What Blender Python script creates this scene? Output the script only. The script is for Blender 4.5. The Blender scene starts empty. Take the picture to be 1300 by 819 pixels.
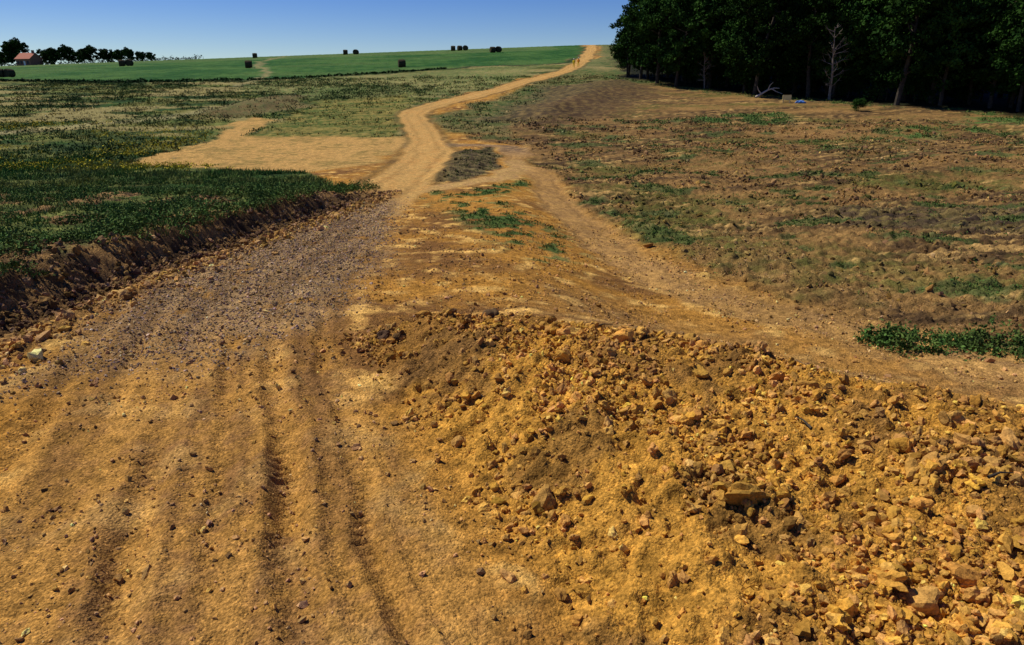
import bpy, numpy as np, math, random
from mathutils import Vector
rng=np.random.default_rng(7); random.seed(7)
scene=bpy.context.scene
scene.view_settings.view_transform='Standard'; scene.view_settings.look='None'; scene.view_settings.exposure=0
# ------------------------------------------------------------ noise
def ss(t):
    t=np.clip(t,0,1); return t*t*(3-2*t)
_r=np.random.default_rng(99); PT=_r.permutation(1024).astype(np.int32); PT=np.concatenate([PT,PT])
_a=_r.uniform(0,2*math.pi,2048).astype(np.float32); GX=np.cos(_a);GY=np.sin(_a)
def vn(x,y,s=0):
    x=np.asarray(x,np.float64);y=np.asarray(y,np.float64)
    x,y=np.broadcast_arrays(x,y)
    ixf=np.floor(x);iyf=np.floor(y);fx=(x-ixf).astype(np.float32);fy=(y-iyf).astype(np.float32)
    ix=(ixf.astype(np.int32)+s*131)&1023;iy=(iyf.astype(np.int32)+s*57)&1023
    ix1=(ix+1)&1023;iy1=(iy+1)&1023
    p0=PT[iy];p1=PT[iy1]
    h00=PT[p0+ix];h10=PT[p0+ix1];h01=PT[p1+ix];h11=PT[p1+ix1]
    u=fx*fx*fx*(fx*(fx*6-15)+10);v=fy*fy*fy*(fy*(fy*6-15)+10)
    a=GX[h00]*fx+GY[h00]*fy; b=GX[h10]*(fx-1)+GY[h10]*fy
    c=GX[h01]*fx+GY[h01]*(fy-1); d=GX[h11]*(fx-1)+GY[h11]*(fy-1)
    return ((a+(b-a)*u)*(1-v)+(c+(d-c)*u)*v)*1.5
def fbm(x,y,s=0,o=4,r=.5):
    t=0;a=1;n=0
    for i in range(o):
        t=t+a*vn(x*2**i+i*17.3,y*2**i-i*9.1,s+i);n+=a;a*=r
    return t/n*1.5
def bil(x,y,s=0,o=3,r=.5):
    t=0;a=1;n=0
    for i in range(o):
        t=t+a*np.abs(vn(x*2**i+i*17.3,y*2**i-i*9.1,s+i));n+=a;a*=r
    return t/n
# ------------------------------------------------------------ layout (metres)
PY=[-50,0,10,20,30,45,60,80,110,150,200,240,280,310,340,500,800,5000]
PZ=[0,0,0,-.4,-.9,-1.1,-.8,.8,3.3,7.4,12.3,15.9,18.9,20,19.5,10,0,0]
gy=np.linspace(-50,5000,50501); gz=np.interp(gy,PY,PZ)
k=np.hanning(121); k/=k.sum(); gz=np.convolve(np.pad(gz,60,mode='edge'),k,'valid')
def sd_line(X,Y,pts):
    best=np.full(X.shape,1e9); sg=np.zeros(X.shape)
    for (a,b),(c,d) in zip(pts[:-1],pts[1:]):
        dx,dy=c-a,d-b; L=dx*dx+dy*dy
        qx=X-a;qy=Y-b
        t=np.clip((qx*dx+qy*dy)/L,0,1)
        r=(qx-t*dx)**2+(qy-t*dy)**2
        m=r<best-1e-9; best=np.where(m,r,best); sg=np.where(m,dx*qy-dy*qx,sg)
    return np.sqrt(best)*np.sign(sg)
def sd_poly(X,Y,pts):
    best=np.full(X.shape,1e9); ins=np.zeros(X.shape,bool)
    n=len(pts)
    for i in range(n):
        a,b=pts[i]; c,d=pts[(i+1)%n]
        dx,dy=c-a,d-b; L=dx*dx+dy*dy
        qx=X-a;qy=Y-b
        t=np.clip((qx*dx+qy*dy)/L,0,1)
        best=np.minimum(best,(qx-t*dx)**2+(qy-t*dy)**2)
        if d!=b:
            cr=((b>Y)!=(d>Y))&(X<(c-a)*(Y-b)/(d-b)+a); ins^=cr
    best=np.sqrt(best)
    return np.where(ins,best,-best)
def smooth_line(pts,n=8):
    P=[Vector((p[0],p[1])) for p in pts]; out=[]
    for i in range(len(P)-1):
        p0=P[max(i-1,0)];p1=P[i];p2=P[i+1];p3=P[min(i+2,len(P)-1)]
        for j in range(n):
            t=j/n
            q=0.5*((2*p1)+(p2-p0)*t+(2*p0-5*p1+4*p2-p3)*t*t+(3*p1-p0-3*p2+p3)*t**3)
            out.append((q.x,q.y))
    out.append((P[-1].x,P[-1].y)); return out
PILE=[(-2.5,9.7),(-1.5,10.6),(.7,10.3),(2.5,9.5),(5.6,7.3),(9,4.8),(14,2),(14,-4),(1.5,-4),(.2,4.4),(-.9,6.5)]
RIDGE=[(-3,11),(.7,10),(2.5,9.2),(5.6,6.9),(9,4.5),(14,1)]
BANK=[(-7.2,-10),(-8.2,5),(-8.6,11),(-8.2,16.4),(-7.1,25),(-6.6,29),(-6,33)]
ISLAND=[(-5.2,35.0),(-5.2,51.2),(-3.1,55.2),(-0.5,48.8),(-0.9,41.8),(-3.2,35.0)]
DHEAP=[(-2.5,76.5),(6.3,115.5),(21.2,130.5),(22.5,108.5),(12.9,83.7),(3.7,67.4)]
BHEAP=[(-35.7,76.8),(-36.1,93.9),(-28.8,105.2),(-25.9,88.7),(-30.9,75.4)]
ROADC=smooth_line([(-5.6,24),(-5.7,31),(-6.1,43),(-6.3,53),(-7.6,63),(-10.9,76.6),(-10.8,86.5),(-5.6,101.5),(1.4,121.6),(11.1,147.3),(18.9,187),(26.6,245),(31,290),(34,330)],4)
BRANCH=smooth_line([(-7,57.5),(-3.8,57.2),(-1.5,55.5),(0.9,47.7),(1.7,37.6),(2.3,31.0),(2.9,22.7),(3.6,17.7),(4.8,15),(5.9,13.6),(7.5,11.2),(10,8)],3)
LOOP=smooth_line([(-6,28),(-4.4,31.5),(-2.4,35),(-.2,40),(1.1,46.8)],3)
FPATH=[(-46,120),(-49,146),(-60,175),(-70,200),(-84,270),(-90,320)]
def macro(X,Y):
    z=np.interp(Y,gy,gz)
    z=z+0.034*np.clip(X-27,-420,0)*ss((Y-50)/230)*(1-ss((Y-400)/500))
    z=z+0.01*np.clip(X-27,0,200)*ss((Y-60)/100)*(1-ss((Y-400)/500))
    n=sd_line(X,Y,RIDGE)
    z=z-.75*ss(n/3)*ss((X+.5)/4)*(1-ss((Y-28)/25))
    p=sd_poly(X,Y,PILE)
    z=z+.5*ss(p/1.3)*(1-.75*ss((np.abs(n)-1)/5)*(n<0))
    b=sd_line(X,Y,BANK)
    bank=ss((b+.1)/.8)*(1-ss((Y-24)/9)); z=z+.55*bank-.15*np.exp(-((b+.5)/.5)**2)*(1-ss((Y-24)/9))
    z=z+.3*ss(sd_poly(X,Y,ISLAND)/2)+1.0*ss(sd_poly(X,Y,DHEAP)/9)+.7*ss(sd_poly(X,Y,BHEAP)/4)
    return z,n,p,b
def ctr(Y): return np.interp(Y,[-5,0,4.4,7,10,14,20,30],[-.6,-1.2,-2.4,-3.3,-4.4,-5.2,-5.3,-5.8])
C=lambda *a: np.array(a,float)
def ground(X,Y):
    X=np.asarray(X,float);Y=np.asarray(Y,float)
    D=np.maximum(Y,2)
    z,n,p,b=macro(X,Y)
    f=ss((D-20)/40)
    w1=fbm(X*.9,Y*.9,11,3)*(1-f)*.35+fbm(X*.12,Y*.12,12,4)*f*2.4
    w2=fbm(X*.9,Y*.9,15,3)*(1-f)*.35+fbm(X*.12,Y*.12,19,4)*f*2.4
    WX=X+w1;WY=Y+w2
    nl=fbm(X*.25,Y*.25,1,4); nm=fbm(X*1.3,Y*1.3,2,4); nf=fbm(X*6,Y*6,3,3)
    nb=fbm(X*.05,Y*.05,4,4)
    col=np.zeros(X.shape+(3,)); veg=np.zeros(X.shape); rough=np.full(X.shape,.42)
    def P(m,c,v=None,r=None):
        mm=m[...,None]
        col[:]=col*(1-mm)+c*mm
        if v is not None: veg[:]=veg*(1-m)+v*m
        if r is not None: rough[:]=rough*(1-m)+r*m
    def mix(a,b_,t):
        t=np.clip(t,0,1)[...,None]; return a*(1-t)+b_*t
    def poly(pts,soft): return ss(sd_poly(WX,WY,pts)/soft+.5)
    och=C(.46,.235,.048); och2=C(.60,.37,.11); br=C(.18,.09,.03)
    P(np.ones(X.shape),mix(mix(och,br,.42+1.5*nl+.9*nm),och2,(nm-.1)*2.2))
    # left rough grassland
    LEFT=[(-8.1,-10),(-8.7,5),(-9.0,11),(-8.6,16.4),(-7.7,25),(-8,32),(-12,42),(-9.4,46.5),(-8.5,58),(-10,64),(-13.5,76),(-13.5,87),(-7.5,103),(0,124),(10,149.4),(18,190),(25,245),(25,330),(-900,330),(-900,-30),(-8,-30)]
    ml=poly(LEFT,.8)
    gcol=mix(C(.028,.062,.012),C(.115,.125,.03),.4+1.9*nl+1.0*nm+1.5*nb)
    gcol=gcol*(1+.7*fbm(X*.35,Y*.2,33,4))[...,None]
    P(ml,gcol,1.0,.8)
    P(ml*ss((fbm(X*.14,Y*.22,21,5)-.02)*5)*ss((Y-46)/10)*.8,C(.15,.14,.035),.7)
    P(ml*ss((fbm(X*.10,Y*.16,29,5)-.12)*6)*ss((Y-40)/10)*.8,C(.025,.05,.012),1)
    P(ml*ss((fbm(X*.05,Y*.2,23,4)-.12)*6)*ss((Y-50)/10),C(.24,.20,.07),.5)
    # bare-ish rough soil close to the bank
    P(ml*(1-ss((Y-29)/5))*ss((fbm(X*.45,Y*.45,27,4)+.12)*4),mix(C(.08,.05,.025),C(.22,.135,.055),.4+1.5*nm),.35,1)
    # right field
    RF=[(7.4,12.2),(5.2,17),(4.2,23),(3.2,32),(2,48),(-1,60),(-5,66),(-9,76),(-3,95),(12,150),(22,187),(30,245),(36,340),(500,340),(500,-40),(30,-40),(14,2),(9,6.5)]
    mr=poly(RF,1.2)
    ux=(X*.94+Y*.34);uy=(-X*.34+Y*.94)
    st=fbm(ux*.09,uy*.9,41,4); st2=fbm(ux*.05,uy*.22,45,5); st3=fbm(ux*.3,uy*2.6,47,3)
    rc=mix(C(.28,.17,.065),C(.075,.047,.026),.5+.8*st+1.7*st2+.5*st3+1.0*nm)
    rc=mix(rc,C(.11,.105,.03),(fbm(X*.09,Y*.14,51,4)-.05+.5*nm)*1.6)
    rc=mix(rc,C(.40,.26,.10),(st3+st2+.5*nm-.33)*1.6)
    P(mr,rc,.12,.9)
    P(mr*ss((Y-125)/20),mix(C(.24,.19,.07),C(.11,.13,.04),.5+nb),.5)
    # big green field
    FIELD=[(-200,150),(-102,144.6),(-71.6,131.6),(-46.5,133.7),(-26.9,145.9),(-8.8,163.2),(9,166.3),(17.4,190.6),(25.5,266.5),(30,340),(-900,340),(-900,150)]
    mf=poly(FIELD,1.5)
    fs=np.sin((X*.9+Y*.15)*2.2)*.12
    P(mf,mix(C(.022,.078,.015),C(.055,.12,.025),.45+1.2*nb+fs+.5*nl),.6,.2)
    P(mf*ss((fbm(X*.02,Y*.035,61,3)-.1)*5)*.4,C(.09,.14,.035))
    P(mf*ss((Y-225)/15)*(X<15)*.45,C(.11,.15,.045))
    P(ss(1-np.abs(sd_line(WX,WY,FPATH))/1.6)*.8,C(.26,.23,.11),.1)
    fe=sd_poly(WX,WY,FIELD)
    P(ss(1-np.abs(fe+1.5)/2.2)*ml,C(.02,.04,.012),1)
    SCR=[(-44.5,116.6),(-38,137),(-20,145),(-5.3,159),(7.1,162),(-1.3,124),(-10,101.7),(-27.1,99)]
    P(poly(SCR,4),mix(C(.25,.22,.075),C(.10,.13,.035),.5+1.4*nm+nb),.7)
    P(ss(1-np.abs(sd_line(WX,WY,[(-60,58),(-47.1,65),(-43,70.5),(-37.2,78.3),(-34.2,88.9),(-29.2,102.7)]))/2.6)*.75,C(.32,.27,.12),.3)
    P(poly(BHEAP,2)*.85,mix(C(.22,.15,.06),C(.10,.10,.035),.5+nm*1.3),.4)
    YG=[(-23.2,68.6),(-25.7,93.5),(-14.8,104.4),(-12.6,76.6),(-10.9,64.2),(-23.2,61.9)]
    P(poly(YG,1.2),mix(C(.09,.115,.025),C(.22,.175,.045),.4+1.5*st+1.2*nm),.45,.3)
    CL=[(-25,43.5),(-28.2,77.5),(-24.6,75.2),(-23.7,62.8),(-9.9,63.8),(-8.0,58.7),(-8.8,46.5),(-11.5,40.5)]
    P(poly(CL,.8),mix(C(.54,.335,.115),C(.24,.17,.055),.22+1.5*nm+1.2*nl),.02,.3)
    GR=[(-8.9,76.6),(-4.8,88.1),(7.4,137),(16,150),(23.6,120.5),(4.8,87.9),(-0.7,64.8),(-5.1,65.8)]
    P(poly(GR,4)*.85,mix(C(.045,.095,.02),C(.15,.125,.042),.35+1.6*nm+nb),.8)
    P(poly(DHEAP,5)*.85,mix(C(.065,.043,.03),C(.15,.105,.045),.4+1.7*nm),.25,1)
    G1=[(17.7,76.3),(32.2,83.4),(26.8,68.9),(17.9,70.1)]; G2=[(21.7,58.7),(37.4,67.3),(62.1,86.9),(56,74.1),(30.6,58.8)]
    P(poly(G1,2)*ss(.25+3*nl+nm),C(.06,.10,.024),.9)
    P(poly(G2,2)*ss(.3+2*nl+nm),C(.07,.12,.027),.9)
    DS=[(13.6,29.9),(23.8,32.5),(40,36),(40,27),(17.9,24.4),(12.8,24.2)]
    P(poly(DS,2)*.8,mix(C(.06,.045,.035),C(.11,.095,.04),.5+st3*2),.2)
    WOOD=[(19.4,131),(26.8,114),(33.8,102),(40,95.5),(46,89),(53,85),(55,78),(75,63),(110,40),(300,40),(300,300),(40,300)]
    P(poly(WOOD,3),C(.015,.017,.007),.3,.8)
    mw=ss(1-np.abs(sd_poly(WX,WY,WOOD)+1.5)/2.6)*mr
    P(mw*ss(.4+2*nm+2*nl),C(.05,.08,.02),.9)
    GC=[(-4.1,31),(-1.7,31),(1.0,24.1),(2.0,18.7),(1.2,15.8),(0,16.9),(-1.7,22.2)]
    P(poly(GC,1.5)*ss(nm*3+nl*2+.25),C(.065,.10,.022),.9)
    GC2=[(-2.2,30),(0.4,38.2),(0.9,35.0),(-.4,29.5)]
    P(poly(GC2,1)*ss(nm*2+.6),C(.065,.11,.025),.8)
    P(mr*(Y<75)*ss((fbm(X*.3,Y*.42,71,5)-.25)*6)*.75,C(.06,.085,.022),.8)
    db=np.abs(sd_line(WX,WY,BRANCH))
    P(ss((1.35-db)/.8)*.9,mix(C(.50,.30,.105),C(.27,.16,.065),.35+1.4*nm),0,.2)
    bf=ss((Y-47)/8)
    P(ss((1.6-db)/.8)*bf,mix(C(.18,.12,.08),C(.30,.2,.10),.5+nm*1.5),0)
    P(np.exp(-((db-.62)/.16)**2)*.35,C(.19,.11,.045))
    dl=np.abs(sd_line(WX,WY,LOOP)); P(ss((1.2-dl)/.7),mix(C(.52,.34,.125),C(.34,.21,.09),.5+nm),0,.15)
    P(poly(ISLAND,.7),mix(C(.07,.05,.026),C(.16,.125,.05),.4+1.6*nm),.4,1.0)
    # main dirt road
    dr=sd_line(X+w1*.35,Y+w2*.35,ROADC); rw=1.75
    mrd=ss((rw+.15-np.abs(dr))/.5)
    P(mrd,mix(C(.56,.355,.125),C(.42,.235,.075),.3+1.1*nm+.5*nl)*(1-.2*np.exp(-((np.abs(dr)-.8)/.2)**2))[...,None],0,.1)
    P(np.exp(-((np.abs(dr)-rw-.2)/.35)**2)*.6*(Y>34),C(.14,.1,.04),.2,.8)
    # gravel road
    d=X-ctr(Y)
    GV=[(-7.1,31),(-7.5,19),(-7.2,14.5),(-7.0,10.5),(-6.2,8),(-3.9,8.6),(-3.1,11),(-3.1,15.6),(-4.0,22),(-4.6,31)]
    mg=poly(GV,1.3)*(1-ss((Y-26)/4)); mg=mg*ss(1.1+nm)
    ls=fbm(d*2.6,Y*.22,81,3)
    P(mg*.9,mix(C(.33,.225,.12),C(.16,.105,.058),.45+1.3*ls+.7*nf),0,.3)
    near=ss((13-Y)/6)*ss((2.6-np.abs(d))/.8)*ss((-p-.05)/.4)
    ls2=fbm(d*2.2,Y*.3,85,5)
    P(near*.7,mix(C(.50,.275,.075),C(.20,.11,.045),.40+1.3*ls2+.8*nf+.8*nm))
    # spoil pile
    mp=ss((p+.1)/.5)
    pc=mix(C(.53,.28,.052),C(.22,.115,.03),.36+1.5*nl+1.2*nm)
    P(mp,pc,0,1.0)
    P(mp*ss((fbm(X*.8,Y*.8,91,4)-.2)*5)*.55,C(.14,.08,.035))
    P(ss(n/1)*(1-ss((n-3)/2))*ss((X+.5)/2)*(1-mr*.5)*.5,mix(C(.42,.24,.075),C(.23,.135,.055),.5+nm*1.6))
    # bank face
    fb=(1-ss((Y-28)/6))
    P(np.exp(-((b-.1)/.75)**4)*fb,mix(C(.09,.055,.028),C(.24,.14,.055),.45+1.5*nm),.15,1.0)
    P(np.exp(-((b+1.05)/.45)**4)*fb*.8,mix(C(.40,.225,.075),C(.15,.085,.033),.5+1.4*nm),0,.9)
    P(ss((Y-600)/200),C(.04,.07,.025))
    col*= (1+.38*nf*(D<60)+.3*nm*(D<150)+.2*nl)[...,None]
    soil=ss((.5-veg)/.3)[...,None]
    col*= 1-soil*(1-C(.96,.90,.76))
    # ---------------- heights
    h=z+.05*nl*ss((60-Y)/20)
    nr=1-ss((Y-30)/25)
    h=h+nr*rough*.055*nm
    b1=bil(X*1.7,Y*1.7,101,3); b2=bil(X*5.3,Y*5.3,105,3); b3=bil(X*13,Y*13,107,2)
    rk=.42+.58*ss((rough-.4)/.4)
    h=h+nr*rough*rk*(.20*(b1-.25)+.12*(b2-.25))
    h=h+nr*(.014+.030*rough)*(b3-.25)
    h=h+mr*(.09*st+.05*st3+.16*(b1-.25)+.3*fbm(X*.12,Y*.12,131,3))*ss((100-Y)/40)*ss((Y-10)/6)
    h=h+ss((Y-45)/20)*(veg>.3)*.12*nm
    # ruts
    tr=ss((15-Y)/7)*ss((-p-.05)/.4)
    wob=.15*fbm(Y*.5,Y*0+3.3,111,2)
    ef=.05*fbm(X*2.5,Y*2.5,117,3)
    for o,dep,wd in ((-2.1,.06,.15),(-1.3,.07,.12),(-.6,.10,.15),(.1,.045,.1),(.75,.11,.15),(1.45,.05,.1)):
        e_=(d-o-wob*(1+o*.3)+ef)
        am=tr*np.clip(.65+.9*fbm(Y*.45+o*7,Y*0+o,113,2),.05,1.2)
        h=h-am*dep*np.exp(-np.abs(e_/wd)**3)+am*dep*.5*(np.exp(-((e_-wd*1.7)/(wd*.5))**2)+np.exp(-((e_+wd*1.7)/(wd*.5))**2))
        tm=np.clip(.6+2.2*fbm(X*1.1,Y*1.1,119,2),0,1)
        h=h+am*tm*.014*np.clip(np.sin(2*math.pi*(Y+np.abs(e_)*1.1)/.13)*1.6,-1,1)*np.exp(-(e_/(wd*1.2))**4)
    h=h-.05*np.exp(-((db-.62)/.17)**2)*nr
    return h,np.clip(col,.004,.8),veg,rough,dict(p=p,n=n,b=b,d=d,mg=mg,mr=mr,ml=ml,mrd=mrd)
def gh(x,y): return float(ground(np.array([x]),np.array([y]))[0][0])
# ------------------------------------------------------------ materials
def newmat(name):
    m=bpy.data.materials.new(name); m.use_nodes=True
    nt=m.node_tree; b=nt.nodes['Principled BSDF']; b.inputs['Roughness'].default_value=.95
    b.inputs['Specular IOR Level'].default_value=.05
    return m,nt,b
def attr_mat(name,scales,amp,bump,rough=.95,bdist=.02,vor=0,det=3):
    m,nt,b=newmat(name); N=nt.nodes;L=nt.links
    b.inputs['Roughness'].default_value=rough
    a=N.new('ShaderNodeAttribute');a.attribute_name='Col'
    tc=N.new('ShaderNodeTexCoord'); cur=a.outputs['Color']; hs=None
    for s,am in zip(scales,amp):
        t=N.new('ShaderNodeTexNoise');t.inputs['Scale'].default_value=s;t.inputs['Detail'].default_value=det;t.inputs['Roughness'].default_value=.75
        L.new(tc.outputs['Object'],t.inputs['Vector'])
        mr=N.new('ShaderNodeMapRange');mr.inputs[1].default_value=.3;mr.inputs[2].default_value=.7
        mr.inputs[3].default_value=1-am;mr.inputs[4].default_value=1+am
        L.new(t.outputs['Fac'],mr.inputs[0])
        v=N.new('ShaderNodeVectorMath');v.operation='SCALE';L.new(cur,v.inputs[0]);L.new(mr.outputs[0],v.inputs['Scale']);cur=v.outputs[0];hs=t.outputs['Fac']
    if vor:
        vo=N.new('ShaderNodeTexVoronoi');vo.inputs['Scale'].default_value=vor;L.new(tc.outputs['Object'],vo.inputs['Vector'])
        sp=N.new('ShaderNodeSeparateColor');L.new(vo.outputs['Color'],sp.inputs[0])
        mr=N.new('ShaderNodeMapRange');mr.inputs[3].default_value=.7;mr.inputs[4].default_value=1.3;L.new(sp.outputs[0],mr.inputs[0])
        v=N.new('ShaderNodeVectorMath');v.operation='SCALE';L.new(cur,v.inputs[0]);L.new(mr.outputs[0],v.inputs['Scale']);cur=v.outputs[0]
        ms=N.new('ShaderNodeMath');ms.operation='MULTIPLY_ADD';ms.inputs[1].default_value=-.4;L.new(vo.outputs['Distance'],ms.inputs[0]);L.new(hs,ms.inputs[2]);hs=ms.outputs[0]
    L.new(cur,b.inputs['Base Color'])
    if bump:
        bp=N.new('ShaderNodeBump');bp.inputs['Strength'].default_value=bump;bp.inputs['Distance'].default_value=bdist
        L.new(hs,bp.inputs['Height']);L.new(bp.outputs[0],b.inputs['Normal'])
    return m
def flat_mat(name,c,rough=.8,nscale=4,namp=.3):
    m,nt,b=newmat(name);N=nt.nodes;L=nt.links;b.inputs['Roughness'].default_value=rough
    tc=N.new('ShaderNodeTexCoord');t=N.new('ShaderNodeTexNoise');t.inputs['Scale'].default_value=nscale;t.inputs['Detail'].default_value=4
    L.new(tc.outputs['Object'],t.inputs['Vector'])
    r=N.new('ShaderNodeValToRGB');r.color_ramp.elements[0].position=.3;r.color_ramp.elements[1].position=.7
    r.color_ramp.elements[0].color=tuple(x*(1-namp) for x in c)+(1,);r.color_ramp.elements[1].color=tuple(min(1,x*(1+namp)) for x in c)+(1,)
    L.new(t.outputs['Fac'],r.inputs[0]);L.new(r.outputs[0],b.inputs['Base Color']);return m
def mesh_np(name,V,F,col=None,smooth=True,mats=(),mi=None):
    me=bpy.data.meshes.new(name)
    V=np.asarray(V,np.float32);F=np.asarray(F,np.int32)
    me.vertices.add(len(V));me.vertices.foreach_set('co',V.ravel())
    k=F.shape[1];me.loops.add(F.size);me.loops.foreach_set('vertex_index',F.ravel())
    me.polygons.add(len(F));me.polygons.foreach_set('loop_start',np.arange(0,F.size,k,dtype=np.int32))
    me.polygons.foreach_set('loop_total',np.full(len(F),k,np.int32))
    me.polygons.foreach_set('use_smooth',np.full(len(F),smooth))
    for m in mats: me.materials.append(m)
    if mi is not None: me.polygons.foreach_set('material_index',np.asarray(mi,np.int32))
    me.update(calc_edges=True)
    if col is not None:
        a=me.attributes.new('Col','FLOAT_COLOR','POINT')
        c=np.ones((len(V),4),np.float32);c[:,:3]=col;a.data.foreach_set('color',c.ravel())
    return me
def add(name,me,loc=(0,0,0)):
    o=bpy.data.objects.new(name,me);o.location=loc;scene.collection.objects.link(o);return o
M_ground=attr_mat('soil_and_grass_ground',(5.0,32),(.25,.45),.85,bdist=.035,vor=43)
M_clod=attr_mat('soil_clod',(45,),(.35,),.7,bdist=.012)
M_grass=attr_mat('grass_blades',(2.,),(.3,),0,.8,det=1)
# ------------------------------------------------------------ terrain
ys=[np.linspace(-40,0,24,endpoint=False),np.linspace(0,3,60,endpoint=False),np.linspace(3,13.5,440,endpoint=False),
    13.5*np.exp(np.linspace(0,math.log(60/13.5),320,endpoint=False)),60*np.exp(np.linspace(0,math.log(340/60),300,endpoint=False)),
    340*np.exp(np.linspace(0,math.log(4800/340),40))]
ys=np.concatenate(ys)
s_in=np.linspace(-1,1,820); e=np.linspace(0,1,41)[1:]**2
sx=np.concatenate([-(1+e[::-1]),s_in,1+e]) 
W=5.2+.86*np.maximum(ys,0)
inner=np.clip(sx,-1,1); outer=sx-inner
XX=inner[None,:]*W[:,None]+outer[None,:]*(50+2.2*np.maximum(ys,0))[:,None]
YY=np.repeat(ys[:,None],len(sx),1)
hh,cc,vv,rr,_=ground(XX.ravel(),YY.ravel())
V=np.stack([XX.ravel(),YY.ravel(),hh],1)
ny,nx=XX.shape;idx=np.arange(ny*nx).reshape(ny,nx)
F=np.stack([idx[:-1,:-1],idx[:-1,1:],idx[1:,1:],idx[1:,:-1]],-1).reshape(-1,4)
add('ground',mesh_np('ground',V,F,cc,True,[M_ground]))
# ------------------------------------------------------------ clods
def ico(sub):
    import bmesh
    bm=bmesh.new();bmesh.ops.create_icosphere(bm,subdivisions=sub,radius=1)
    v=np.array([x.co[:] for x in bm.verts]);f=np.array([[q.index for q in p.verts] for p in bm.faces]);bm.free();return v,f
ICO={1:ico(1),2:ico(2),3:ico(3)}
def rot_batch(n):
    q=rng.normal(size=(n,4));q/=np.linalg.norm(q,axis=1)[:,None];w,x,y,z=q.T
    return np.stack([1-2*(y*y+z*z),2*(x*y-z*w),2*(x*z+y*w),2*(x*y+z*w),1-2*(x*x+z*z),2*(y*z-x*w),2*(x*z-y*w),2*(y*z+x*w),1-2*(x*x+y*y)],1).reshape(n,3,3)
def scatter_rocks(name,x,y,size,col,sub,smooth,jit,sink=.25,h=None):
    n=len(x); bv,bf=ICO[sub]; nv=len(bv)
    K=24; var=[]
    for k_ in range(K):
        r=1+jit*rng.normal(size=nv)*.5
        for j in range(5):
            dvec=rng.normal(size=3);dvec/=np.linalg.norm(dvec); dd=bv@dvec
            r*=1-.45*np.clip(dd-.4,0,1)
            if j<3: r*=1+.16*np.sin(dd*rng.uniform(3,8)+rng.uniform(0,6))
        var.append(bv*r[:,None])
    var=np.array(var)[rng.integers(0,K,n)]
    sc=np.stack([rng.uniform(.8,1.3,n),rng.uniform(.75,1.15,n),rng.uniform(.55,.95,n)],1)
    v=var*sc[:,None,:]
    R=rot_batch(n); v=np.einsum('nij,nkj->nki',R,v)*size[:,None,None]
    if h is None: h=ground(x,y)[0]
    v+=np.stack([x,y,h+size*sink],1)[:,None,:]
    f=(bf[None]+(np.arange(n)*nv)[:,None,None]).reshape(-1,3)
    c=np.clip(np.repeat(col,nv,0),.01,.7)
    return add(name,mesh_np(name,v.reshape(-1,3),f,c,smooth,[M_clod]))
def cand(n,x0,x1,y0,y1):
    x=rng.uniform(x0,x1,n);y=rng.uniform(y0,y1,n);h,c,v,r,m=ground(x,y);m['h']=h;return x,y,c,v,r,m
def clodcol(n,base,sp=.35):
    t=np.exp(rng.normal(size=n)*sp)[:,None]
    return base*t*np.stack([np.ones(n),rng.uniform(.9,1.06,n),rng.uniform(.7,1.35,n)],1)
def clump(x,y,s,fr): return fbm(x*fr,y*fr,s,3)
# pile small + medium clods
x,y,c,v,r,m=cand(120000,-3.2,12,2.6,12)
dens=ss((m['p']+.25)/.5)*(.2+ss(.45+2.2*clump(x,y,201,.55)))*np.where(y>3,1,.6)
dens*=1-.6*ss((m['n']-.4)/.5)
right=ss((x-.8)/3)*ss((7.5-y)/2)
dens*=.55+.9*right+.7*np.exp(-((m['n']+.3)/.9)**2)*(x<2.5)
def pick(pr): return rng.uniform(size=len(x))<pr
OC=C(.53,.285,.06)
def ccol(k,sp): return clodcol(k.sum(),1,sp)*(c[k]*.5+OC*.52)
k=pick(dens*.65); s=np.clip(np.exp(rng.normal(-4.1,.42,k.sum())),.008,.03)
scatter_rocks('soil_clods',x[k],y[k],s,ccol(k,.33),1,False,.3,h=m['h'][k])
k=pick(dens*.19); s=np.clip(np.exp(rng.normal(-3.25,.32,k.sum())),.026,.075)
scatter_rocks('soil_lumps',x[k],y[k],s,ccol(k,.28),2,False,.14,h=m['h'][k])
k=pick(dens*.02); s=np.clip(np.exp(rng.normal(-2.75,.3,k.sum())),.05,.14)
scatter_rocks('soil_boulders',x[k],y[k],s,ccol(k,.25),3,False,.05,.15,h=m['h'][k])
pts=np.array([(-.3,9.6),(2.2,9.3),(3.7,8.1),(-1.9,9.4),(-1.6,9.2),(5.6,6.9),(4.9,7.2),(-.9,9.7)])
scatter_rocks('dark_soil_lumps',pts[:,0],pts[:,1],np.array([.12,.11,.13,.11,.08,.1,.08,.09]),clodcol(8,C(.13,.075,.03),.3),3,False,.06,.3)
# gravel on the stone road
x,y,c,v,r,m=cand(90000,-9,-2.2,6,31)
k=pick(m['mg']*.55*ss((36-y)/22))
s=np.clip(np.exp(rng.normal(-4.15,.35,k.sum())),.009,.04)*(1+.02*(y[k]-6))
scatter_rocks('road_gravel',x[k],y[k],s,clodcol(k.sum(),C(.31,.215,.12),.4),1,False,.25,.1,h=m['h'][k])
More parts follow.
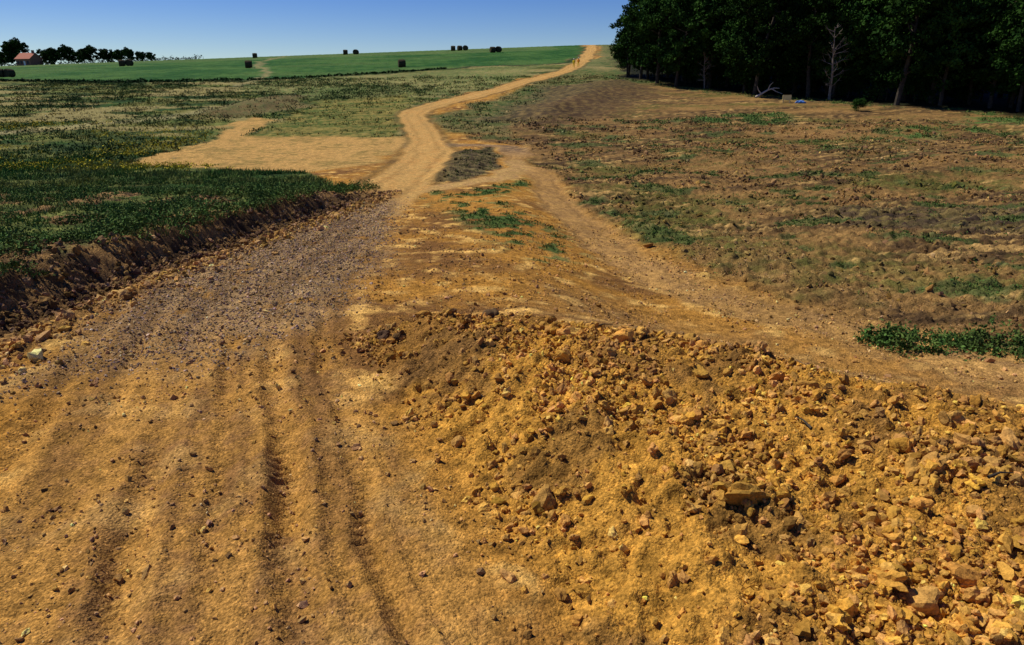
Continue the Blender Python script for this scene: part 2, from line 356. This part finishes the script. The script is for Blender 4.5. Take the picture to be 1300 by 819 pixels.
# loose stones on the near tracks and everywhere
x,y,c,v,r,m=cand(90000,-10,9,2.6,26)
k=pick(np.where(m['p']>0,0,.7)*(v<.4)*ss(.6+2*clump(x,y,205,.7))*ss((30-y)/14))
s=np.clip(np.exp(rng.normal(-4.55,.5,k.sum())),.005,.045)*(1+.02*y[k])
scatter_rocks('loose_stones',x[k],y[k],s,clodcol(k.sum(),1,.4)*(c[k]*.75+C(.36,.24,.1)*.4),1,False,.3,h=m['h'][k])
k=pick(np.where(m['p']>0,0,.035)*(v<.4)*ss(.5+2.5*clump(x,y,207,.5)))
s=np.clip(np.exp(rng.normal(-3.5,.35,k.sum())),.02,.08)
scatter_rocks('stones',x[k],y[k],s,clodcol(k.sum(),1,.35)*(c[k]*.6+C(.4,.24,.08)*.5),2,False,.15,h=m['h'][k])
# clods of bank
x,y,c,v,r,m=cand(60000,-12,-5,6,32)
bb=m['b']; k=pick(np.maximum(np.exp(-((bb+.65)/.75)**2)*.5,.10*(bb>0)*(v<.7))*ss((36-y)/10))
s=np.clip(np.exp(rng.normal(-3.2,.45,k.sum())),.015,.12)
mixd=ss((-bb[k]-.3)/.8)[:,None]
scatter_rocks('bank_clods',x[k],y[k],s,clodcol(k.sum(),1,.4)*(C(.17,.10,.04)*(1-mixd)+C(.42,.24,.07)*mixd),2,False,.12,h=m['h'][k])
# rough lumps of right field / heaps
x,y,c,v,r,m=cand(150000,-7,45,8,75)
k=pick((m['mr']*.25+(r>.85)*(y>30)*.12)*(m['n']>1)*ss(.3+3*clump(x,y,209,.35)))
s=np.clip(np.exp(rng.normal(-3.2,.5,k.sum())),.015,.13)*(1+.008*y[k])
scatter_rocks('field_clods',x[k],y[k],s,clodcol(k.sum(),1,.3)*c[k],1,False,.25,h=m['h'][k])
# ------------------------------------------------------------ grass and weeds
def blades(x,y,h,hgt,col,nb,wid,spread,lean=.5):
    n=len(x)
    X=np.repeat(x,nb)+rng.normal(size=n*nb)*np.repeat(spread,nb);Y=np.repeat(y,nb)+rng.normal(size=n*nb)*np.repeat(spread,nb)
    Z=np.repeat(h,nb)-.03;H_=np.repeat(hgt,nb)*rng.uniform(.45,1.1,n*nb);a=rng.uniform(0,2*math.pi,n*nb);l=rng.uniform(.1,lean,n*nb)*H_
    w=np.repeat(wid,nb)*rng.uniform(.6,1.3,n*nb);pa=a+math.pi/2+rng.normal(size=n*nb)*.6
    B0=np.stack([X-np.cos(pa)*w/2,Y-np.sin(pa)*w/2,Z],1);B1=np.stack([X+np.cos(pa)*w/2,Y+np.sin(pa)*w/2,Z],1)
    Tp=np.stack([X+np.cos(a)*l,Y+np.sin(a)*l,Z+H_],1)
    v=np.stack([B0,B1,Tp],1).reshape(-1,3);f=np.arange(len(v)).reshape(-1,3)
    c=np.repeat(col,nb,0)*rng.uniform(.65,1.4,n*nb)[:,None];c=np.repeat(c,3,0);return v,f,c
def leaves(x,y,h,hgt,col,nb,sz,spread):
    n=len(x);N=n*nb
    u=rng.normal(size=(N,3));u/=np.linalg.norm(u,axis=1)[:,None];u*=rng.uniform(.3,1,N)[:,None]**.5
    c0=np.stack([np.repeat(x,nb),np.repeat(y,nb),np.repeat(h,nb)],1)+np.stack([u[:,0]*np.repeat(spread,nb),u[:,1]*np.repeat(spread,nb),np.abs(u[:,2])*np.repeat(hgt,nb)],1)
    R=rot_batch(N);s=np.repeat(sz,nb)*rng.uniform(.6,1.3,N)
    q=np.array([(-1,0,0),(0,-.5,.05),(1,0,0),(0,.5,.05)])*.5
    v=np.einsum('nij,kj->nki',R,q)*s[:,None,None]+c0[:,None,:]
    v=v.reshape(-1,3);f=np.arange(len(v)).reshape(-1,4)
    c=np.repeat(col,nb,0)*rng.uniform(.6,1.5,N)[:,None];return v,f,np.repeat(c,4,0)
def cat(parts):
    V=[];F=[];Cc=[];o=0
    for v,f,c in parts: V.append(v);F.append(f+o);Cc.append(c);o+=len(v)
    return np.concatenate(V),np.concatenate(F),np.concatenate(Cc)
parts=[]
def gcolr(n,t,g=1.0): 
    t=np.broadcast_to(t,(n,))
    a=C(.045,.10,.02)*(1-t)[:,None]+C(.15,.16,.038)*t[:,None];return g*a*rng.uniform(.6,1.4,n)[:,None]
U=rng.uniform
x,y,c,v,r,m=cand(40000,-42,-6,5,52)
k=(m['ml']>.5)&(m['b']>.25)&pick(np.where(y>30,ss(.7+1.6*clump(x,y,301,.35))*(v>.5)*(1-.6*ss((y-44)/6)),.10*v+.9*ss((clump(x,y,301,.5)-.12)*5)*ss((y-9)/8)))
t=np.clip(.45+1.8*clump(x,y,305,.15),0,1);N_=k.sum()
parts.append(blades(x[k],y[k],m['h'][k],U(.08,.28,N_)*(1+.004*y[k]),gcolr(N_,t[k],1.25),9,.018+y[k]*.0011,np.full(N_,.15),1.0))
x,y,c,v,r,m=cand(60000,-85,32,42,135)
k=(v>.4)&(m['mrd']<.2)&pick(v*.9*ss(.5+2*clump(x,y,303,.3)));N_=k.sum()
parts.append(blades(x[k],y[k],m['h'][k],U(.06,.34,N_),np.clip(c[k]*1.3,.008,1)*U(.7,1.35,N_)[:,None],5,.05+y[k]*.0014,np.full(N_,.4),1.3))
x,y,c,v,r,m=cand(14000,-5,30,9,60)
k=(v>.35)&(m['p']<0)&(m['n']>.5)&(m['ml']<.2);N_=k.sum()
parts.append(blades(x[k],y[k],m['h'][k],U(.05,.18,N_),gcolr(N_,U(0,.8,N_)),8,.018+y[k]*.0006,np.full(N_,.12)))
# dry stubble and twiggy litter on the cleared field
x,y,c,v,r,m=cand(26000,2,40,9,75)
k=(m['mr']>.5)&(v<.6)&(m['n']>.5)&pick(ss(.5+2.5*clump(x,y,341,.3)));N_=k.sum()
parts.append(blades(x[k],y[k],m['h'][k],U(.03,.12,N_),clodcol(N_,1,.35)*(c[k]*1.2),5,.014+y[k]*.0008,np.full(N_,.15),1.5))
V,F,Cc=cat(parts);add('grass',mesh_np('grass',V,F,Cc,False,[M_grass]))
parts=[]
x,y,c,v,r,m=cand(15000,-26,-6.5,6,36)
k=(m['ml']>.5)&(m['b']>.3)&pick(ss((clump(x,y,311,.45)+.0)*4)*.8+.05);N_=k.sum()
parts.append(leaves(x[k],y[k],m['h'][k],U(.08,.34,N_),gcolr(N_,U(0,.5,N_),1.1),26,np.full(N_,.07),U(.1,.28,N_)))
# leafy bushes along the top of the bank
x,y,c,v,r,m=cand(12000,-12.5,-6,6,33)
k=(m['b']>.45)&(m['b']<3.2)&pick(ss((clump(x,y,315,.5)+.12)*4)*.30);N_=k.sum()
parts.append(leaves(x[k],y[k],m['h'][k],U(.18,.5,N_),gcolr(N_,U(0,.45,N_),1.15),44,np.full(N_,.075),U(.15,.38,N_)))
x,y,c,v,r,m=cand(12000,-5,22,11,44)
k=(v>.5)&(m['p']<0)&(m['n']>.5)&(m['ml']<.1);N_=k.sum()
parts.append(leaves(x[k],y[k],m['h'][k],U(.04,.13,N_),gcolr(N_,U(0,.5,N_)),18,.05+y[k]*.0006,U(.08,.2,N_)))
# individual weeds over the cleared field
x,y,c,v,r,m=cand(5000,3,45,11,75)
k=(m['mr']>.6)&(m['n']>1)&pick(ss(.4+3*clump(x,y,317,.15))*.6);N_=k.sum()
parts.append(leaves(x[k],y[k],m['h'][k],U(.06,.2,N_),gcolr(N_,U(0,.6,N_)),12,.05+y[k]*.001,U(.08,.22,N_)+.002*y[k]))
n_=230;tx=U(0,1,n_);x=6.6+tx*4.6;y=11.9-tx*.9+rng.normal(size=n_)*.4*(.4+.8*np.abs(np.sin(tx*9)))
parts.append(leaves(x,y,ground(x,y)[0],U(.06,.4,n_)*(.5+.5*np.abs(np.sin(tx*7+1))),gcolr(n_,U(0,.4,n_)),50,np.full(n_,.07),U(.08,.25,n_)))
x,y,c,v,r,m=cand(12000,10,70,52,120)
k=(v>.6);N_=k.sum()
parts.append(leaves(x[k],y[k],m['h'][k],U(.08,.4,N_),gcolr(N_,U(0,.5,N_)),10,np.full(N_,.18),U(.3,.7,N_)))
x,y,c,v,r,m=cand(9000,-64,-14,40,72)
k=(m['ml']>.7)&(v>.45)&pick(ss((clump(x,y,331,.09)+.12)*4)*.6);N_=k.sum()
parts.append(leaves(x[k],y[k],m['h'][k]+.12,U(.2,.4,N_),np.tile(C(.45,.36,.025),(N_,1)),7,np.full(N_,.13),U(.2,.5,N_)))
# thorny scrub scattered in the rough grass
x,y,c,v,r,m=cand(4500,-85,-12,44,135)
k=(v>.6)&(clump(x,y,335,.06)>-.05);N_=k.sum()
parts.append(leaves(x[k],y[k],m['h'][k],U(.25,.75,N_),C(.03,.06,.015)*U(.6,1.7,N_)[:,None],20,np.full(N_,.2),U(.4,1.0,N_)))
V,F,Cc=cat(parts);add('weeds',mesh_np('weeds',V,F,Cc,False,[M_grass]))
# ------------------------------------------------------------ trees
M_bark=flat_mat('bark',(.06,.048,.034),.9,3,.4);M_pale=flat_mat('pale_dead_wood',(.24,.19,.14),.9,3,.3)
def leaf_mat(name,c1,c2):
    m,nt,b=newmat(name);N=nt.nodes;L=nt.links;b.inputs['Roughness'].default_value=.8;b.inputs['Specular IOR Level'].default_value=.02
    tc=N.new('ShaderNodeTexCoord');t=N.new('ShaderNodeTexNoise');t.inputs['Scale'].default_value=.7;t.inputs['Detail'].default_value=3
    L.new(tc.outputs['Object'],t.inputs['Vector']);oi=N.new('ShaderNodeObjectInfo')
    r=N.new('ShaderNodeValToRGB');r.color_ramp.elements[0].position=.38;r.color_ramp.elements[1].position=.66
    r.color_ramp.elements[0].color=c1+(1,);r.color_ramp.elements[1].color=c2+(1,)
    L.new(t.outputs['Fac'],r.inputs[0]);h=N.new('ShaderNodeHueSaturation');L.new(r.outputs[0],h.inputs['Color'])
    mr=N.new('ShaderNodeMapRange');mr.inputs[3].default_value=.6;mr.inputs[4].default_value=1.5;L.new(oi.outputs['Random'],mr.inputs[0]);L.new(mr.outputs[0],h.inputs['Value'])
    L.new(h.outputs[0],b.inputs['Base Color']);return m
M_leaf=leaf_mat('foliage',(.008,.026,.005),(.034,.078,.012))
def tube(pts,rad,sides=7):
    V=[];F=[];n=len(pts)
    for i,(p,r) in enumerate(zip(pts,rad)):
        d=(pts[min(i+1,n-1)]-pts[max(i-1,0)]).normalized();a=d.orthogonal().normalized();b_=d.cross(a)
        for j in range(sides):
            t=2*math.pi*j/sides;V.append(tuple(p+(a*math.cos(t)+b_*math.sin(t))*r))
    for i in range(n-1):
        for j in range(sides):
            k_=(j+1)%sides;F.append((i*sides+j,i*sides+k_,(i+1)*sides+k_,(i+1)*sides+j))
    return np.array(V),np.array(F)
def branchpath(p,d,L,n,wig,up):
    out=[p.copy()]
    for i in range(n):
        d=(d+Vector((random.gauss(0,wig),random.gauss(0,wig),random.gauss(0,wig)+up))).normalized();p=p+d*(L/n);out.append(p.copy())
    return out
def make_tree(name,H=14,cr=3.6,cb=2.5,ncl=70,nl=90,ls=.34,leaf=True,mw=None,th=.88):
    VV=[];FF=[];o=0;ends=[]
    def put(v,f):
        nonlocal o
        VV.append(v);FF.append(f+o);o+=len(v)
    tr=branchpath(Vector((0,0,-.3)),Vector((0,0,1)),H*th,10,.05,.05)
    put(*tube(tr,[.24*(H/14)*(1-.085*i)+.02 for i in range(11)],8))
    for i in range(18 if leaf else 22):
        k_=random.randint(2,9);st=tr[k_].lerp(tr[min(k_+1,10)],random.random());a=random.uniform(0,6.283);f=1-abs(k_-4.5)/7
        d=Vector((math.cos(a),math.sin(a),random.uniform(.2,.8))).normalized();L=cr*random.uniform(.6,1.15)*f+.5
        b_=branchpath(st,d,L,5,.15,.08);put(*tube(b_,[.09*(1-.16*i)*(H/14) for i in range(6)],5));ends+= [b_[3],b_[5]]
        for _ in range(2 if leaf else 4):
            s2=b_[random.randint(2,4)];c_=branchpath(s2,(d+Vector((random.gauss(0,.6),random.gauss(0,.6),random.gauss(0,.4)))).normalized(),L*.5,4,.2,.05)
            put(*tube(c_,[.035*(1-.2*i) for i in range(5)],4));ends.append(c_[4])
    nb_=sum(len(f) for f in FF)
    if leaf:
        cl=[]
        for e_ in ends:
            if e_.z>cb*.6: cl.append((np.array(e_),random.uniform(.5,1.15)))
        while len(cl)<ncl:
            u=rng.normal(size=3);u/=np.linalg.norm(u);rr_=rng.uniform(.45,1)**.6
            zc=cb+(H-cb)*.5;p=np.array([u[0]*cr*rr_,u[1]*cr*rr_,zc+u[2]*(H-cb)*.48*rr_])
            tt=(p[2]-cb)/(H-cb); 
            p[:2]*= (1.15-.55*tt)*(1+.25*math.sin(3*math.atan2(u[1],u[0])+H)); cl.append((p,random.uniform(.55,1.25)))
        q=np.array([(-.5,0,0),(0,-.32,.06),(.5,0,0),(0,.32,.06)])
        for p,r_ in cl:
            u=rng.normal(size=(nl,3));u/=np.linalg.norm(u,axis=1)[:,None];u*=(rng.uniform(0,1,nl)**.4)[:,None]*r_*np.array([1.1,1.1,.7])
            R=rot_batch(nl);s=ls*rng.uniform(.5,1.25,nl)
            v=np.einsum('nij,kj->nki',R,q)*s[:,None,None]+(u+p)[:,None,:]
            put(v.reshape(-1,3),np.arange(nl*4).reshape(-1,4))
    V=np.concatenate(VV);F=np.concatenate(FF);mi=np.zeros(len(F),int);mi[nb_:]=1
    return mesh_np(name,V,F,None,False,[mw or M_bark,M_leaf],mi)
TM=[make_tree('tree_mesh',H=h_,cr=c_,cb=b_,ncl=n_,ls=.42) for h_,c_,b_,n_ in ((14,3.8,1.4,115),(15.5,3.4,2.2,110),(13,4.2,1.0,120),(16,3.6,3.0,110),(12,3.2,.8,100))]
RT=[make_tree('round_tree_mesh',H=9,cr=5,cb=.6,ncl=110,nl=90,ls=.6,th=.75),make_tree('round_tree_mesh',H=7,cr=4.6,cb=.3,ncl=90,nl=90,ls=.6,th=.75)]
def plant(me,x,y,s=1,rz=None,name='tree',sz=None):
    o=add(name,me,(x,y,gh(x,y)-.05));o.rotation_euler=(0,0,random.uniform(0,6.28) if rz is None else rz);o.scale=(s,s,sz or s);return o
TL=[(22.5,130),(28.5,114),(35.5,103),(41.5,96.5),(47.5,90),(54.5,86),(57.5,78),(68,70),(80,62),(98,50)]
acc=[]
for (a,b_),(c_,d_) in zip(TL[:-1],TL[1:]):
    L=math.hypot(c_-a,d_-b_);
    acc+= [(a+(c_-a)*t/L,b_+(d_-b_)*t/L) for t in np.arange(0,L,1.0)]
for row,(off,step,sc) in enumerate(((0,5,.98),(4.5,4,1.12),(9.5,5,1.22),(16,5,1.32),(24,7,1.3))):
    for i in range(row%2*2,len(acc),step):
        x_,y_=acc[i];jx=1.4 if row==0 else .8;x_+=off*.75+random.gauss(0,jx);y_+=off*.66+random.gauss(0,jx)
        s_=sc*random.uniform(.85,1.22)*(.74+.05*i if i<6 else 1.07)
        plant(TM[(i*7+row*3)%5 if row else random.choice([0,1,3,2])],x_,y_,s_)
plant(TM[4],20.8,131,.85);plant(TM[2],23.5,126,.8);plant(TM[2],21.5,134,.95)
SH=make_tree('shrub_mesh',H=3.2,cr=1.5,cb=.2,ncl=34,nl=90,ls=.24)
for i in range(2,len(acc),5):
    if random.random()<.8: plant(SH,acc[i][0]+random.uniform(-.5,3),acc[i][1]+random.uniform(-.5,3),random.uniform(.5,1.5),name='shrub')
for i in range(1,len(acc),3): plant(SH,acc[i][0]+6+random.uniform(-1,3),acc[i][1]+5+random.uniform(-1,3),random.uniform(1.2,1.8),name='shrub')
plant(SH,39.6,81.7,.4,name='shrub');plant(SH,60,75,.6,name='shrub')
DT=make_tree('dead_tree_mesh',H=11,cr=2.2,leaf=False,mw=M_pale);plant(DT,41.8,94.6,.95,name='dead_tree');plant(DT,29.6,111,.6,name='dead_tree')
for x_,y_,s_,k_ in ((-195,288,1.15,0),(-203,290,.8,1),(-180,287,.85,1),(-175.5,289,.8,0),(-170,289,.72,1),(-165.5,288,.75,0),(-160,289,.7,1),(-156,290,.65,1),(-151,288,.6,0),(-147,289,.5,1),(-142,288,.45,1),(-187,294,.8,1),(-212,288,.9,0),(-222,290,1,1),(-235,290,1,0)):
    plant(RT[k_],x_,y_,s_)
def hedge(name,line,h,w,step):
    xs=[];yy=[]
    for (a,b_),(c_,d_) in zip(line[:-1],line[1:]):
        L=math.hypot(c_-a,d_-b_)
        for t in np.arange(0,L,step): xs.append(a+(c_-a)*t/L+random.gauss(0,w*.3));yy.append(b_+(d_-b_)*t/L+random.gauss(0,w*.3))
    xs=np.array(xs);yy=np.array(yy);n=len(xs)
    v,f,c=leaves(xs,yy,ground(xs,yy)[0],h*rng.uniform(.5,1.2,n),np.tile(C(.02,.045,.012),(n,1)),26,np.full(n,.5),np.full(n,w))
    add(name,mesh_np(name,v,f,c,False,[M_grass]))
hedge('hedge',[(-245,286),(-190,284),(-120,283)],1.6,.9,.8)
hedge('hedge',[(-46.5,132.5),(-27,144.5),(-14,156)],.45,.6,.8)
hedge('hedge',[(-110,141),(-72,129.5),(-47,132)],.5,.8,.8)
# ------------------------------------------------------------ hay bales
import bmesh
M_hay=flat_mat('hay',(.06,.048,.025),.95,6,.45)
def bale(x_,y_,rz,s=1):
    bm=bmesh.new();N_=28;prof=[(-.75,0),(-.77,.45),(-.76,.7),(-.7,.8),(-.4,.845),(0,.86),(.4,.845),(.7,.8),(.76,.7),(.77,.45),(.75,0)]
    rings=[]
    for ax,r_ in prof:
        if r_==0: rings.append([bm.verts.new((ax,0,.8))])
        else: rings.append([bm.verts.new((ax,math.cos(2*math.pi*j/N_)*r_*(1+random.gauss(0,.012)),.8+max(-.8,math.sin(2*math.pi*j/N_)*r_*(1+random.gauss(0,.012))))) for j in range(N_)])
    for A,B in zip(rings[:-1],rings[1:]):
        for j in range(N_):
            k_=(j+1)%N_
            if len(A)==1: bm.faces.new((A[0],B[k_],B[j]))
            elif len(B)==1: bm.faces.new((A[j],A[k_],B[0]))
            else: bm.faces.new((A[j],A[k_],B[k_],B[j]))
    bmesh.ops.recalc_face_normals(bm,faces=bm.faces)
    me=bpy.data.meshes.new('hay_bale');bm.to_mesh(me);bm.free();me.materials.append(M_hay)
    o=add('hay_bale',me,(x_,y_,gh(x_,y_)-.05));o.rotation_euler=(0,0,rz);o.scale=(s,s,s)
for b_ in ((-59.5,262,.2),(-56,263,1.2),(-24.9,164.9,.3),(-21,262,.1),(-18.7,263,.4),(-16.6,262,1.3),(-6,228,.4),(-4.2,229,1.1),(-62.8,173.9,.3),(-109.2,204.3,.5),(-107.5,205,1.5),(-106.2,150.5,.3),(-104.5,151,1.3),(-92,262,.3)): bale(*b_,1.05)
# ------------------------------------------------------------ farmhouse
def box(bm,x0,x1,y0,y1,z0,z1):
    v=[bm.verts.new(p) for p in ((x0,y0,z0),(x1,y0,z0),(x1,y1,z0),(x0,y1,z0),(x0,y0,z1),(x1,y0,z1),(x1,y1,z1),(x0,y1,z1))]
    for f in ((0,3,2,1),(4,5,6,7),(0,1,5,4),(1,2,6,5),(2,3,7,6),(3,0,4,7)): bm.faces.new([v[i] for i in f])
def part(name,parent,build,mat):
    bm=bmesh.new();build(bm);bmesh.ops.recalc_face_normals(bm,faces=bm.faces);me=bpy.data.meshes.new(name);bm.to_mesh(me);bm.free();me.materials.append(mat)
    o=bpy.data.objects.new(name,me);scene.collection.objects.link(o);o.parent=parent;return o
fh=bpy.data.objects.new('brick_farmhouse',None);scene.collection.objects.link(fh);fh.location=(-187,283,gh(-187,283)-.6);fh.rotation_euler=(0,0,-.3)
Mb=flat_mat('brick',(.3,.14,.09),.9,8,.25);Mr=flat_mat('clay_roof_tiles',(.42,.17,.11),.85,6,.2);Mg=flat_mat('window_glass',(.03,.04,.05),.2);Mwp=flat_mat('white_paint',(.75,.73,.7),.6,4,.05)
def walls(bm):
    box(bm,-3.6,3.6,-2.6,2.6,0,2.9)
    for sx_ in (-3.6,3.6):
        v=[bm.verts.new(p) for p in ((sx_,-2.6,2.9),(sx_,2.6,2.9),(sx_,0,4.8))];bm.faces.new(v)
part('walls',fh,walls,Mb)
def roof(bm):
    for s in (-1,1):
        v=[bm.verts.new(p) for p in ((-3.9,s*3.0,2.65),(3.9,s*3.0,2.65),(3.9,0,4.95),(-3.9,0,4.95),(-3.9,s*3.0,2.8),(3.9,s*3.0,2.8),(3.9,0,5.1),(-3.9,0,5.1))]
        for f in ((0,1,2,3),(4,5,6,7),(0,1,5,4),(1,2,6,5),(3,0,4,7)): bm.faces.new([v[i] for i in f])
part('roof',fh,roof,Mr)
part('chimney',fh,lambda bm:(box(bm,2.3,3.0,-.3,.4,4.2,5.9),box(bm,2.25,3.05,-.35,.45,5.9,6.0)),Mb)
part('windows',fh,lambda bm:[box(bm,a,a+1,-2.63,-2.5,1,2.1) for a in (-3.0,-1.4,1.8)],Mg)
part('door',fh,lambda bm:box(bm,.2,1.1,-2.65,-2.5,.05,2.05),Mwp)
# ------------------------------------------------------------ workers
def person(x_,y_,rz,vest,trs):
    root=bpy.data.objects.new('construction_worker',None);scene.collection.objects.link(root)
    J=[(0,0,.95),(0,0,1.2),(0,.0,1.42),(0,0,1.52),(0,.01,1.63),(0,.01,1.73),(.1,0,.88),(.12,.03,.5),(.13,-.02,.09),(.13,.12,.04),(-.1,0,.88),(-.13,-.05,.5),(-.14,-.12,.09),(-.14,.02,.04),
       (.19,0,1.42),(.25,.02,1.15),(.24,.14,.93),(-.19,0,1.42),(-.26,-.02,1.15),(-.25,.08,.92)]
    R=[.15,.15,.15,.06,.095,.07,.1,.07,.05,.04,.1,.07,.05,.04,.07,.05,.035,.07,.05,.035]
    E=[(0,1),(1,2),(2,3),(3,4),(4,5),(0,6),(6,7),(7,8),(8,9),(0,10),(10,11),(11,12),(12,13),(2,14),(14,15),(15,16),(2,17),(17,18),(18,19)]
    me=bpy.data.meshes.new('body');me.from_pydata(J,E,[]);o=bpy.data.objects.new('body',me);scene.collection.objects.link(o)
    md=o.modifiers.new('skin','SKIN')
    for i,r_ in enumerate(R): me.skin_vertices[0].data[i].radius=(r_,r_*.8 if i<3 else r_)
    me.skin_vertices[0].data[0].use_root=True
    o.modifiers.new('sub','SUBSURF').levels=2
    dg=bpy.context.evaluated_depsgraph_get();m2=bpy.data.meshes.new_from_object(o.evaluated_get(dg));o.modifiers.clear();o.data=m2
    for mt in (vest,trs,M_skin,M_boot): m2.materials.append(mt)
    for p in m2.polygons:
        z_=p.center.z;p.material_index=2 if z_>1.5 or (abs(p.center.x)>.2 and z_<1.0) else 0 if z_>.92 else 1 if z_>.12 else 3;p.use_smooth=True
    o.parent=root
    def hat(bm):
        bmesh.ops.create_uvsphere(bm,u_segments=16,v_segments=10,radius=.125)
        for v in bm.verts:
            if v.co.z<0: v.co.z*=.05;v.co.x*=1.2;v.co.y=v.co.y*1.2+.02
            v.co.z+=1.69
    part('hard_hat',root,hat,Mwp)
    root.location=(x_,y_,gh(x_,y_));root.rotation_euler=(0,0,rz)
M_skin=flat_mat('skin',(.45,.27,.18),.6);M_boot=flat_mat('boots',(.03,.025,.02),.7)
Mv1=flat_mat('hi_vis_yellow',(.8,.66,.03),.7,4,.1);Mv2=flat_mat('hi_vis_orange',(.8,.3,.03),.7,4,.1)
person(13.0,153.5,2.6,Mv1,Mv1);person(14.2,156,-.6,Mv2,Mv1)
# ------------------------------------------------------------ fallen branch, sign, tarp
def limb_obj(name,x_,y_,paths,mat):
    VV=[];FF=[];o=0
    for pts,r0 in paths:
        n_=len(pts);v,f=tube([Vector(p) for p in pts],[r0*(1-.7*i/(n_-1)) for i in range(n_)],7);VV.append(v);FF.append(f+o);o+=len(v)
    add(name,mesh_np(name,np.concatenate(VV),np.concatenate(FF),None,True,[mat]),(x_,y_,gh(x_,y_)))
limb_obj('fallen_branch',34.2,97.5,[([(-1.2,0,.05),(-.4,.1,.5),(.4,0,1.0),(1.3,.1,1.25),(2,.2,1.2)],.17),([(-.4,.1,.5),(-.9,0,1.0),(-1.1,0,1.5)],.09),([(.4,0,1.0),(.5,-.3,1.6),(.9,-.3,2.0)],.08),([(.9,0,1.15),(1.4,-.4,.8),(2.2,-.6,.5)],.08)],flat_mat('bleached_wood',(.5,.42,.32),.9,3,.2))
for x_,y_ in [(4.1,5.0),(5.2,6.9),(-.4,7.2),(1.3,9.1),(2.9,6.1)]:
    a=random.uniform(0,3);limb_obj('twig',x_,y_,[([(-.12*math.cos(a),-.12*math.sin(a),.05),(0,.01,.075),(.13*math.cos(a),.13*math.sin(a),.06)],.014)],M_bark)
sg=bpy.data.objects.new('site_notice_board',None);scene.collection.objects.link(sg);sg.location=(34.9,91.2,gh(34.9,91.2))
part('board',sg,lambda bm:box(bm,-.55,.55,-.02,.02,.35,.95),flat_mat('yellow_board',(.75,.6,.25),.6,3,.1))
part('posts',sg,lambda bm:(box(bm,-.45,-.38,.021,.09,-.2,.98),box(bm,.38,.45,.021,.09,-.2,.98)),M_pale)
bm=bmesh.new();bmesh.ops.create_icosphere(bm,subdivisions=4,radius=1)
for v in bm.verts:
    c_=v.co;nn=1+.22*math.sin(c_.x*7+c_.y*3)+.15*math.sin(c_.y*9+c_.z*5);v.co=Vector((c_.x*.6*nn,c_.y*.45*nn,max(0,c_.z)*.3*nn))
me=bpy.data.meshes.new('blue_tarpaulin');bm.to_mesh(me);bm.free();me.materials.append(flat_mat('blue_plastic',(.08,.2,.5),.5));add('blue_tarpaulin',me,(36.6,91.0,gh(36.6,91)-.02))
# ------------------------------------------------------------ light
EL=math.radians(53);AZ=math.radians(-62)
sun=bpy.data.lights.new('sun','SUN');sun.energy=5.0;sun.angle=math.radians(.5);sun.color=(1,.95,.85)
so=bpy.data.objects.new('sun',sun);scene.collection.objects.link(so)
dv=Vector((math.sin(AZ)*math.cos(EL),math.cos(AZ)*math.cos(EL),math.sin(EL)));so.rotation_euler=dv.to_track_quat('Z','Y').to_euler()
w=bpy.data.worlds.new('World');scene.world=w;w.use_nodes=True;nt=w.node_tree;bg=nt.nodes['Background']
sk=nt.nodes.new('ShaderNodeTexSky');sk.sky_type='NISHITA';sk.sun_disc=False;sk.sun_elevation=EL;sk.sun_rotation=AZ
sk.air_density=1.0;sk.dust_density=.1;sk.ozone_density=6.0;sk.altitude=800
hs=nt.nodes.new('ShaderNodeHueSaturation');hs.inputs['Saturation'].default_value=1.35;hs.inputs['Hue'].default_value=.525
nt.links.new(sk.outputs[0],hs.inputs['Color']);nt.links.new(hs.outputs[0],bg.inputs[0]);bg.inputs[1].default_value=.088
# ------------------------------------------------------------ camera
cam=bpy.data.cameras.new('camera');cam.sensor_width=36;cam.lens=24.0;cam.clip_end=8000;cam.clip_start=.05
co=bpy.data.objects.new('camera',cam);scene.collection.objects.link(co);co.location=(0,0,3.6);co.rotation_euler=(math.radians(71),0,0);scene.camera=co
